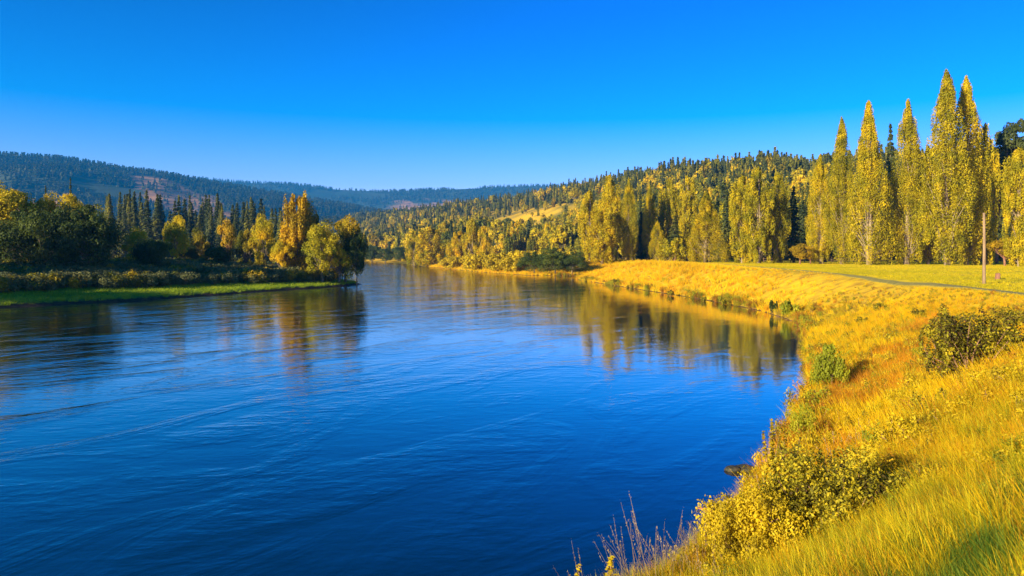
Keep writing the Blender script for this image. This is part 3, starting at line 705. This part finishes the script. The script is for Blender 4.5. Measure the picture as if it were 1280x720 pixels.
cnt = {True: 0, False: 0}; rest = []
for i in order:
    c_ = bool(isc[i])
    if cnt[c_] < 280:
        cnt[c_] += 1
        if c_: P = farc[i % 4]; lab = ('dark conifer among autumn trees on the wooded hill', 'conifer', 'conifers on the near slope of the hill')
        else: P = fary[i % 7]; lab = ('yellow or olive autumn tree on the lower slope of the hill', 'tree', 'autumn trees on the near slope of the hill')
        o = obj(P.name, P.one, loc=(x[i], d[i], zs[i])); s = hc[i] / P.h; o.scale = (s * U(.85, 1.2), s * U(.85, 1.2), s); o.rotation_euler = (0, 0, U(0, 6.28))
        tag(o, *lab)
    else: rest.append(i)
rest = np.array(rest)
src = farc + fary
ids = np.where(isc[rest], rng.integers(0, 4, len(rest)), 4 + rng.integers(0, 7, len(rest)))
ph = np.array([p.h for p in src])[ids]; s = hc[rest] / ph
gn_scatter('hill_forest', np.column_stack([x[rest], d[rest], zs[rest]]), np.column_stack([s * 0, s * 0, U(0, 6.28, len(s))]), np.column_stack([s * U(.85, 1.2, len(s)), s * U(.85, 1.2, len(s)), s]),
           ids, [p.one for p in src], 'mixed conifers and autumn trees covering the upper slopes of the hill', 'forest')

# conifer belt on the flat beyond the left bank, then the woods behind it
for k in range(170):
    px_ = U(120, 470); dd = U(250, 360); top = np.interp(px_, [120, 160, 240, 300, 360, 470], [250, 243, 246, 250, 262, 272]) + U(-7, 26)
    if px_ > 440 and dd < 330: dd += 80
    x_ = (px_ - 640) / F * dd
    if inside(np.array([x_]), np.array([dd]), RIVER)[0]: continue
    tree_at(con[k % 3] if k % 3 else cono[k % 2], px_, dd, top, U(16, 30), ('dark conifer in the belt of trees behind the left bank' if k % 3 else 'olive conifer, sunlit look put into its needles, in the belt behind the left bank'),
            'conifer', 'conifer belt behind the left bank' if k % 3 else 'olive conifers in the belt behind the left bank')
n = 2600; pxf = U(-60, 640, n); df = U(380, 1250, n) ** 1.0; xf = (pxf - 640) / F * df
ok = ~inside(xf, df, RIVER) & (np.minimum(pdist(xf, df, RS), pdist(xf, df, LS)) > 10) & (df < np.interp(pxf, [-60, 430, 640], [1250, 1250, 420])); pxf, xf, df = pxf[ok], xf[ok], df[ok]
ids = np.where(U(0, 1, len(xf)) < .72, rng.integers(0, 4, len(xf)), 4 + rng.integers(0, 7, len(xf))); s = U(12, 20, len(xf)) / np.array([p.h for p in src])[ids]
gn_scatter('valley_forest', np.column_stack([xf, df, T(xf, df)]), np.column_stack([s * 0, s * 0, U(0, 6.28, len(s))]), np.column_stack([s * 1.2, s * 1.2, s]), ids, [p.one for p in src],
           'dark woods filling the valley floor below the blue ridge', 'forest')
# far ridges: low models are enough at two to four kilometres
fr = [Plant('ridge_tree', conifer(15, 3.4, 7, 5, 2, 2.6), M['conifer'], M['bark'], 15, 3.4, merged=True) for _ in range(3)]
n = 26000; pxf = U(-80, 720, n); df = U(1150, 4250, n); xf = (pxf - 640) / F * df
ok = (vnoise(xf / 260, df / 260, 55, 3) < .70) & (rng.uniform(0, 1, n) > .80 * clearing(xf, df)); xf, df = xf[ok], df[ok]; s = U(.55, 1.15, len(xf))
gn_scatter('ridge_forest', np.column_stack([xf, df, T(xf, df)]), np.column_stack([s * 0, s * 0, U(0, 6.28, len(s))]), np.column_stack([s * 1.5, s * 1.5, s]), rng.integers(0, 3, len(s)), [p.one for p in fr],
           'distant conifer forest covering the hazy blue ridges', 'forest')

# ------------------------------------------------------------------ left bank scrub
scr = [Plant('scrub', bush(2, 1.6, 1500, .15, 10, 12), m, M['twig'], 2, 1.6, merged=True) for m in (M['scrub'], M['scrub'], M['mixed'], M['scrub'])]
n = 5200; xs_ = U(-95, -22, n); ys_ = U(50, 135, n)
dL = pdist(xs_, ys_, LS); ok = ~inside(xs_, ys_, RIVER) & (dL > np.interp(xs_, [-60, -42, -30], [10, 8, 3.5])) & (dL < 36) & (pdist(xs_, ys_, RS) > dL); xs_, ys_, dL = xs_[ok], ys_[ok], dL[ok]
s = U(.6, 1.25, len(xs_))
gn_scatter('scrub', np.column_stack([xs_, ys_, T(xs_, ys_) - .05]), np.column_stack([s * 0, s * 0, U(0, 6.28, len(s))]), np.column_stack([s, s, s * .85]), rng.integers(0, 4, len(s)), [p.one for p in scr],
           'shaded grey green scrub covering the left bank above the grass strip', 'scrub')
for k, px_ in enumerate(np.linspace(128, 322, 17)):
    tree_at(bsh[k % 2], px_ + U(-4, 4), U(125, 140), U(322, 327), U(16, 26), 'low golden bush in the sunlit line behind the shaded scrub', 'bush', 'sunlit bushes behind the scrub')

# ------------------------------------------------------------------ grass
def tuft(nb, h, spread, w, lean=.35, mat=None, seg=3, wind=(-.25, -.05)):
    a = U(0, 6.28, nb); q_ = U(0, 1, nb) ** .6; b = np.column_stack([np.cos(a) * q_ * spread, np.sin(a) * q_ * spread, np.zeros(nb)])
    H = h * U(.45, 1.1, nb); a2 = a + rng.normal(0, .8, nb); l = lean * U(.2, 1.3, nb) * H
    tip = b + np.column_stack([np.cos(a2) * l + wind[0] * H, np.sin(a2) * l + wind[1] * H, H * .93])
    side = np.column_stack([-np.sin(a2 + rng.normal(0, .8, nb)), np.cos(a2), np.zeros(nb)]); side = norm(side)
    V = []
    for k in range(seg + 1):
        t_ = k / seg; p = b + (tip - b) * np.array([t_ ** 1.8, t_ ** 1.8, t_ * (1.15 - .15 * t_)]); ww = w * (1 - .85 * t_ ** 1.5)
        V += [p - side * ww, p + side * ww]
    V = np.stack(V, 1); m = V.shape[1]; base = np.arange(nb)[:, None] * m
    Q = np.concatenate([base + np.array([2 * k, 2 * k + 1, 2 * k + 3, 2 * k + 2]) for k in range(seg)])
    return new_mesh('tuft', V.reshape(-1, 3), Q, mat)

def seed_tuft(nb, h, spread, mat):
    me = MB(); 
    for i in range(nb):
        a = U(0, 6.28); l = U(.05, .3) * h; b = np.array([math.cos(a) * spread * U(0, 1), math.sin(a) * spread * U(0, 1), 0]); tp = b + [math.cos(a) * l - .15 * h, math.sin(a) * l, h * U(.7, 1.1)]
        me.add(*limb(b, tp, .0035, .002, 5, .05, 4))
        c = b + (tp - b) * U(.72, 1.02, 14)[:, None] + rng.normal(0, .008, (14, 3)); me.add(*leaves(c, rng.normal(0, 1, (14, 3)), .035, .013, np.array([[0, 0, 1.]])))
    return me.mesh('seed_tuft', [mat])

def scatter_grass(name, x, y, srcs, pick, smin, smax, label, cat='grass', zoff=-.03):
    s = U(smin, smax, len(x)); dd = (np.interp(y, PATH[:, 1], PATH[:, 0]) - x)
    if 'bank' in name: s = s * np.clip(dd / 8, .28, 1)
    z = T(x, y) + zoff
    gn_scatter(name, np.column_stack([x, y, z]), np.column_stack([rng.normal(0, .08, len(x)), rng.normal(0, .08, len(x)), U(-1.2, 1.2, len(x))]), np.column_stack([s, s, s * U(.8, 1.2, len(x))]), pick, srcs, label, cat)

def bankpts(n, d0, d1, pxlo=600, pxhi=1420, onlybank=True):
    d = np.sqrt(U(d0 * d0, d1 * d1, n)); u = U((pxlo - 640) / F, (pxhi - 640) / F, n); x = u * d
    ok = ~inside(x, d, RIVER); pdr = pdist(x, d, RS); ok &= (pdr < pdist(x, d, LS))
    side = x - np.interp(d, PATH[:, 1], PATH[:, 0])
    if onlybank: ok &= side < -.7
    return x[ok], d[ok], pdr[ok]
wind = (-.28, -.04)
near = [tuft(46, .46, .10, .0035, .45, M['grass_lime'], 4), tuft(40, .40, .12, .0035, .5, M['grass_green'], 4), tuft(46, .50, .10, .003, .4, M['grass_gold'], 4), tuft(40, .46, .12, .003, .5, M['grass_orange'], 4), seed_tuft(7, .75, .08, M['grass_dry'])]
x, y, q_ = bankpts(44000, 2.6, 15, 460, 1950)
nz = vnoise(x / 1.4, y / 1.4, 9, 3); r_ = U(0, 1, len(x))
warm = sm((y - 6) / 7)
pick = np.where(r_ < .30 - .24 * warm + (nz > .56) * (.45 - .35 * warm), 1, np.where(r_ < .80 - .30 * warm, 0, np.where(r_ < .95 - .25 * warm, 2, 3)))
pick = np.where((nz > .60) & (U(0, 1, len(x)) < .55), 1, pick)
pick = np.where((U(0, 1, len(x)) < .004) & (q_ < 2.2), 4, pick)
scatter_grass('foreground_grass', x, y, near, pick, .6, 1.15, 'long yellow green grass on the slope close to the viewer')
mid = [tuft(34, .62, .20, .009, .5, M['grass_lime']), tuft(34, .66, .20, .009, .45, M['grass_gold']), tuft(34, .66, .20, .009, .45, M['grass_orange']), tuft(30, .55, .2, .009, .5, M['grass_green'])]
x, y, q_ = bankpts(32000, 13, 46, 620, 1640)
nz = vnoise(x / 3, y / 3, 19, 3); r_ = U(0, 1, len(x)); lowb = q_ < 5.5
pick = np.where(r_ < .12, 0, np.where((nz > .5) & lowb & (y < 34) | (r_ > .93), 2, 1)); pick = np.where(U(0, 1, len(x)) < .04, 3, pick)
scatter_grass('golden_bank_grass', x, y, mid, pick, .55, 1.05, 'tall golden and orange grass covering the middle of the bank')
farg = [tuft(26, .8, .4, .022, .5, M['grass_gold']), tuft(26, .8, .4, .022, .5, M['grass_orange']), tuft(26, .7, .4, .022, .5, M['grass_lime'])]
x, y, q_ = bankpts(90000, 40, 300, 480, 1300)
ok = (q_ < 34) | (y < 160); x, y = x[ok], y[ok]
pick = np.where(U(0, 1, len(x)) < .14, 1, np.where(U(0, 1, len(x)) < .14, 2, 0))
scatter_grass('far_bank_grass', x, y, farg, pick, .5, 1.0, 'rough golden grass on the long curve of the bank')
herb = [Plant('herb', bush(.55, .42, 700, sz_, 9, 10), M[m_], M['twig'], .55, .42, merged=True) for m_, sz_ in (('golden_leaf', .034), ('bank_herb', .034), ('bramble', .032), ('golden_leaf', .04), ('orange', .036), ('willow', .034))]
x, y, q_ = bankpts(6500, 10, 60, 600, 1420)
r_ = U(0, 1, len(x)); nz = vnoise(x / 4, y / 4, 29, 3); ok = (nz + r_ * .3 > .58); x, y, r_, nz = x[ok], y[ok], r_[ok], nz[ok]
scatter_grass('bank_herbs', x, y, [p.one for p in herb], np.where(r_ < .35, 0, np.where(r_ < .62, 3, np.where(r_ < .74, 4, np.where(r_ < .84, 2, np.where(r_ < .93, 1, 5))))), .5, 1.15, 'low golden and rusty herbs growing through the bank grass', 'herbs', zoff=0)
x, y, q_ = bankpts(60000, 18, 170, 640, 1060)
ok = (q_ < .7) & (vnoise(x / 3, y / 3, 83, 2) > .5); x, y = x[ok][:420], y[ok][:420]
scatter_grass('waterline_herbs', x, y, [herb[2].one, herb[1].one, herb[5].one], rng.integers(0, 3, len(x)), .5, 1.5, 'dark tufts and rusty herbs hanging over the right waterline', 'herbs', zoff=-.05)
x, y, q_ = bankpts(2600, 4.2, 10, 880, 1420); k_ = vnoise(x / 1.1, y / 1.1, 37, 2) > .62; x, y = x[k_][:170], y[k_][:170]
scatter_grass('near_herbs', x, y, [herb[2].one, herb[5].one, herb[0].one, herb[5].one], rng.integers(0, 4, len(x)), .45, .85, 'small green and brown leafy herbs in the near grass', 'herbs', zoff=0)
# park lawn and the grass strip on the left shore
lawn_t = [tuft(30, .10, .25, .012, .8, M['grass_lawn'], 2, (0, 0)), tuft(30, .12, .25, .012, .8, M['grass_lawn'], 2, (0, 0))]
n = 30000; y = U(22, 175, n); x = np.interp(y, PATH[:, 1], PATH[:, 0]) + .8 + U(0, 1, n) ** 1.3 * 85
ok = (x / y < .9); x, y = x[ok], y[ok]
scatter_grass('park_lawn_grass', x, y, lawn_t, rng.integers(0, 2, len(x)), .7, 1.3, 'short yellow green grass of the park lawn', zoff=-.01)
st = [tuft(26, .34, .35, .016, .7, M['grass_strip'], 2, (0, 0)), tuft(26, .28, .35, .016, .8, M['grass_strip'], 2, (0, 0))]
n = 40000; x = U(-110, -20, n); y = U(30, 135, n); dL = pdist(x, y, LS); ok = ~inside(x, y, RIVER) & (dL > .6) & (dL < 13) & (pdist(x, y, RS) > dL); x, y = x[ok], y[ok]
scatter_grass('shore_strip_grass', x, y, st, rng.integers(0, 2, len(x)), .7, 1.3, 'bright green grass strip along the left shore')

# ------------------------------------------------------------------ shrubs on the near bank
def B(n, size, m, h=1.3, r=1.0, **k): return Plant('leafy_bush', bush(h, r, n, size, **k), M[m], M['twig'], h, r, ('stems', 'foliage'))
bush_at(B(14000, .034, 'bramble', 1.3, 1.0, nst=34, nl=60, lobe=.22), 1212, 478, 384, 138, 'large olive and brown leafy bush high on the golden bank')
bush_at(B(4000, .035, 'bramble', 1, .9, nst=14), 1268, 408, 384, 60, 'small brown bush behind the large bush near the path')
bush_at(B(5200, .05, 'willow', 1, .8, nst=14), 1040, 492, 432, 50, 'bright green bush leaning out at the narrow bend of the bank')
bush_at(B(2400, .05, 'willow', 1, .8, nst=12), 1004, 566, 516, 46, 'small lime green bush on the bank edge above the dark leaved one')
bush_at(B(20000, .032, 'bramble', 1.1, 1.1, nst=38, nl=60, lobe=.26), 1046, 672, 560, 190, 'dark brown and gold leaved bush at the foot of the near slope')
bush_at(B(20000, .028, 'golden_leaf', 1.0, .9, nst=34, nl=60, lobe=.28), 935, 728, 612, 150, 'bright golden shrub in full sun beside the water')
bush_at(B(1500, .16, 'willow', 1.4, 1.2), 986, 397, 376, 24, 'yellow green bush at the waterline where the bank curves')
bush_at(B(1200, .16, 'green', 1.4, 1.2), 966, 392, 376, 14, 'dark little bush beside the yellow green one at the waterline')
shb = B(900, .13, 'bramble', 1.0, .9)
for px_, b_, t_, w_, lab in [(905, 381, 372, 12, 'dark little shrub on the waterline where the bank starts to curve'), (880, 377, 370, 9, 'smallest dark shrub on the waterline'), (838, 370, 362, 10, 'dark shrub on the far waterline below the poplars'),
        (1015, 420, 402, 20, 'brownish shrub at the waterline above the bright green bush'), (770, 357, 348, 10, 'tiny dark shrub near the far corner of the golden bank'), (1080, 408, 396, 22, 'brownish shrub in the middle of the golden slope'),
        (1120, 430, 414, 26, 'brownish shrub in the grass just before the large olive bush'), (1060, 430, 414, 22, 'brownish shrub in the orange grass above the bright green bush'), (1150, 398, 386, 24, 'brownish shrub uphill of the large olive bush'), (1100, 388, 378, 18, 'small brown shrub high on the golden slope below the path')]:
    bush_at(shb, px_, b_, t_, w_, lab, 'shrub', 'small shrubs dotted along the golden bank', name='small_shrub')
def spires(h, n, size, st_, sp, m, start=.3): return Plant('tall_weed', spire_plant(h, n, size, st_, sp, start), M[m], M['twig'], h, max(sp, .05), ('stems', 'leaves'))
pw = spires(1.2, 120, .045, 4, .16, 'golden_leaf', .2)
bush_at(pw, 966, 616, 520, 34, 'tall golden leafed weed standing against the blue water', 'weed')
bush_at(spires(1.1, 60, .035, 4, .14, 'bramble', .3), 988, 612, 545, 30, 'thin brownish weed next to the tall golden one', 'weed')
def near_at(P, px_, d_, top, w, label, cat, name=None):
    x_ = (px_ - 640) / F * d_; z_ = T1(x_, d_); h_ = EYE - (top - HZ) / F * d_ - z_
    return put(P, x_, d_, h_, w / F * d_ / 2, label, cat, z=z_, name=name)
near_at(spires(1, 150, .034, 1, .03, 'golden_leaf', .35), 757, 8.9, 676, 22, 'fuller golden flower spike at the bottom edge of the water', 'weed', 'flower_spike')
near_at(spires(1, 110, .030, 1, .03, 'golden_leaf', .35), 722, 8.6, 684, 16, 'slimmer golden flower spike at the bottom edge of the water', 'weed', 'flower_spike')
near_at(spires(1, 60, .028, 2, .05, 'golden_leaf', .5), 702, 8.4, 706, 14, 'shortest golden flower spike beside the lone dry reed', 'weed', 'flower_spike')
# dry stalks in front of the water
dry = [seed_tuft(8, 1.45, .16, M['grass_dry']), seed_tuft(6, 1.2, .14, M['grass_dry'])]
pts = [(((p_ - 640) / F * d_), d_) for p_, d_ in [(790, 9.3), (805, 9.5), (820, 9.2), (840, 9.9), (855, 10.0), (870, 10.4), (742, 8.8), (880, 10.1), (830, 9.0), (775, 9.0)]]
pts = np.array(pts)
scatter_grass('dry_stalks', pts[:, 0], pts[:, 1], dry, np.arange(len(pts)) % 2, .60, .92, 'pale dry grass stalks leaning out over the dark water')

# ------------------------------------------------------------------ small things
x, y, z = gp(1230, 355)
ph_ = (355 - 266) / F * y
v, q_ = tube([(0, 0, -.3), (0, 0, .35), (.02, 0, ph_ * .5), (0, 0, ph_)], [.12, .095, .08, .065], 14, .03)
tag(obj('wooden_pole', new_mesh('wooden_pole', v, q_, M['wood'], smooth=True), loc=(x, y, z)), 'bare pale wooden pole standing alone on the lawn', 'pole')
x, y, z = gp(1247, 349)
v, q_ = tube([(0, 0, -.1), (0, 0, .1), (.02, 0, .35), (.02, .02, .44)], [.22, .18, .16, .15], 12, .06)
tag(obj('tree_stump', new_mesh('tree_stump', v, q_, M['bark_red'], smooth=True), loc=(x, y, z)), 'short brown stump on the lawn beside the pole', 'stump')

fx = [(58 + i * 3.0, 166 - i * .35) for i in range(26)]
fence = obj('rail_fence', None, loc=(fx[0][0], fx[0][1], T1(*fx[0]))); tag(fence, 'brown wooden rail fence behind the trunks of the poplars', 'fence')
o0 = np.array(fence.location)
for i, (a, b) in enumerate(fx):
    g = T1(a, b); v, q_ = tube([np.array([a, b, g - .2]) - o0, np.array([a, b, g + 1.15]) - o0], [.09, .08], 6); obj('post', new_mesh('post', v, q_, M['fence_wood']), fence)
for hgt in (.5, .95):
    v, q_ = tube([np.array([a, b - .1, T1(a, b) + hgt]) - o0 for a, b in fx], [.07] * len(fx), 6); obj('rail', new_mesh('rail', v, q_, M['fence_wood']), fence)

def rock(sx, sy, sz, seed, mat):
    r = np.random.default_rng(seed); nu, nv = 18, 11
    u = np.linspace(0, 2 * np.pi, nu, endpoint=False); w = np.linspace(.02, np.pi - .02, nv); Uu, W = np.meshgrid(u, w)
    p = np.stack([np.cos(Uu) * np.sin(W), np.sin(Uu) * np.sin(W), np.cos(W)], -1)
    k = 1 + .5 * (vnoise(p[..., 0] * 2 + 9 + seed, p[..., 1] * 2 + p[..., 2] * 1.7 + 5, seed, 3) - .5); p = p * k[..., None] * [sx, sy, sz]
    i = np.arange(nu * nv).reshape(nv, nu); j = np.roll(i, -1, 1)
    return new_mesh('rock', p.reshape(-1, 3), np.stack([i[:-1], i[1:], j[1:], j[:-1]], -1).reshape(-1, 4), mat, smooth=True)
d_ = 4500 / (590 - 318)
for px_, sx, lab in [(918, .20, 'small reddish brown rock at the outer end of the shallows'), (934, .28, 'dark mossy rock breaking the water by the bank'), (950, .22, 'dark mossy rock touching the bank under the tall weed')]:
    tag(obj('mossy_rock', rock(sx, sx * .8, .09, int(px_), M['rock']), loc=((px_ - 640) / F * d_, d_ + U(-.2, .2), .02)), lab, 'rock', 'rocks at the water edge')
d_ = 10.5; x0 = (900 - 640) / F * d_; z0 = EYE - (640 - HZ) / F * d_
v, q_ = tube([(.42, .1, -.22), (.12, .02, -.06), (-.08, 0, .03), (-.20, -.02, .045), (-.34, -.03, .07)], [.010, .012, .026, .024, .012], 7, .12)
tag(obj('broken_branch', new_mesh('broken_branch', v, q_, M['driftwood'], smooth=True), loc=(x0, d_, z0)), 'reddish broken branch poking out over the water', 'branch')

# ------------------------------------------------------------------ air
def box(name, lo, hi):
    v = np.array([(x_, y_, z_) for z_ in (lo[2], hi[2]) for y_ in (lo[1], hi[1]) for x_ in (lo[0], hi[0])], float)
    return new_mesh(name, v, np.array([(0, 2, 3, 1), (4, 5, 7, 6), (0, 1, 5, 4), (2, 6, 7, 3), (0, 4, 6, 2), (1, 3, 7, 5)]), None)
USE_HAZE = True
if USE_HAZE:
    zt = float(gz.max()) + 30
    hm = bpy.data.materials.new('haze'); hm.use_nodes = True; n = hm.node_tree.nodes; n.remove(n['Principled BSDF'])
    pv_ = n.new('ShaderNodeVolumePrincipled'); pv_.inputs['Density'].default_value = .00013; pv_.inputs['Color'].default_value = (.01, .36, 1, 1); pv_.inputs['Anisotropy'].default_value = 0
    hm.node_tree.links.new(pv_.outputs[0], n['Material Output'].inputs['Volume'])
    me = box('haze', (-5300, -5300, -3), (5300, 5300, zt)); me.materials.clear(); me.materials.append(hm)
    tag(obj('haze', me), 'pale blue haze hanging over the valley', 'haze', kind='stuff')
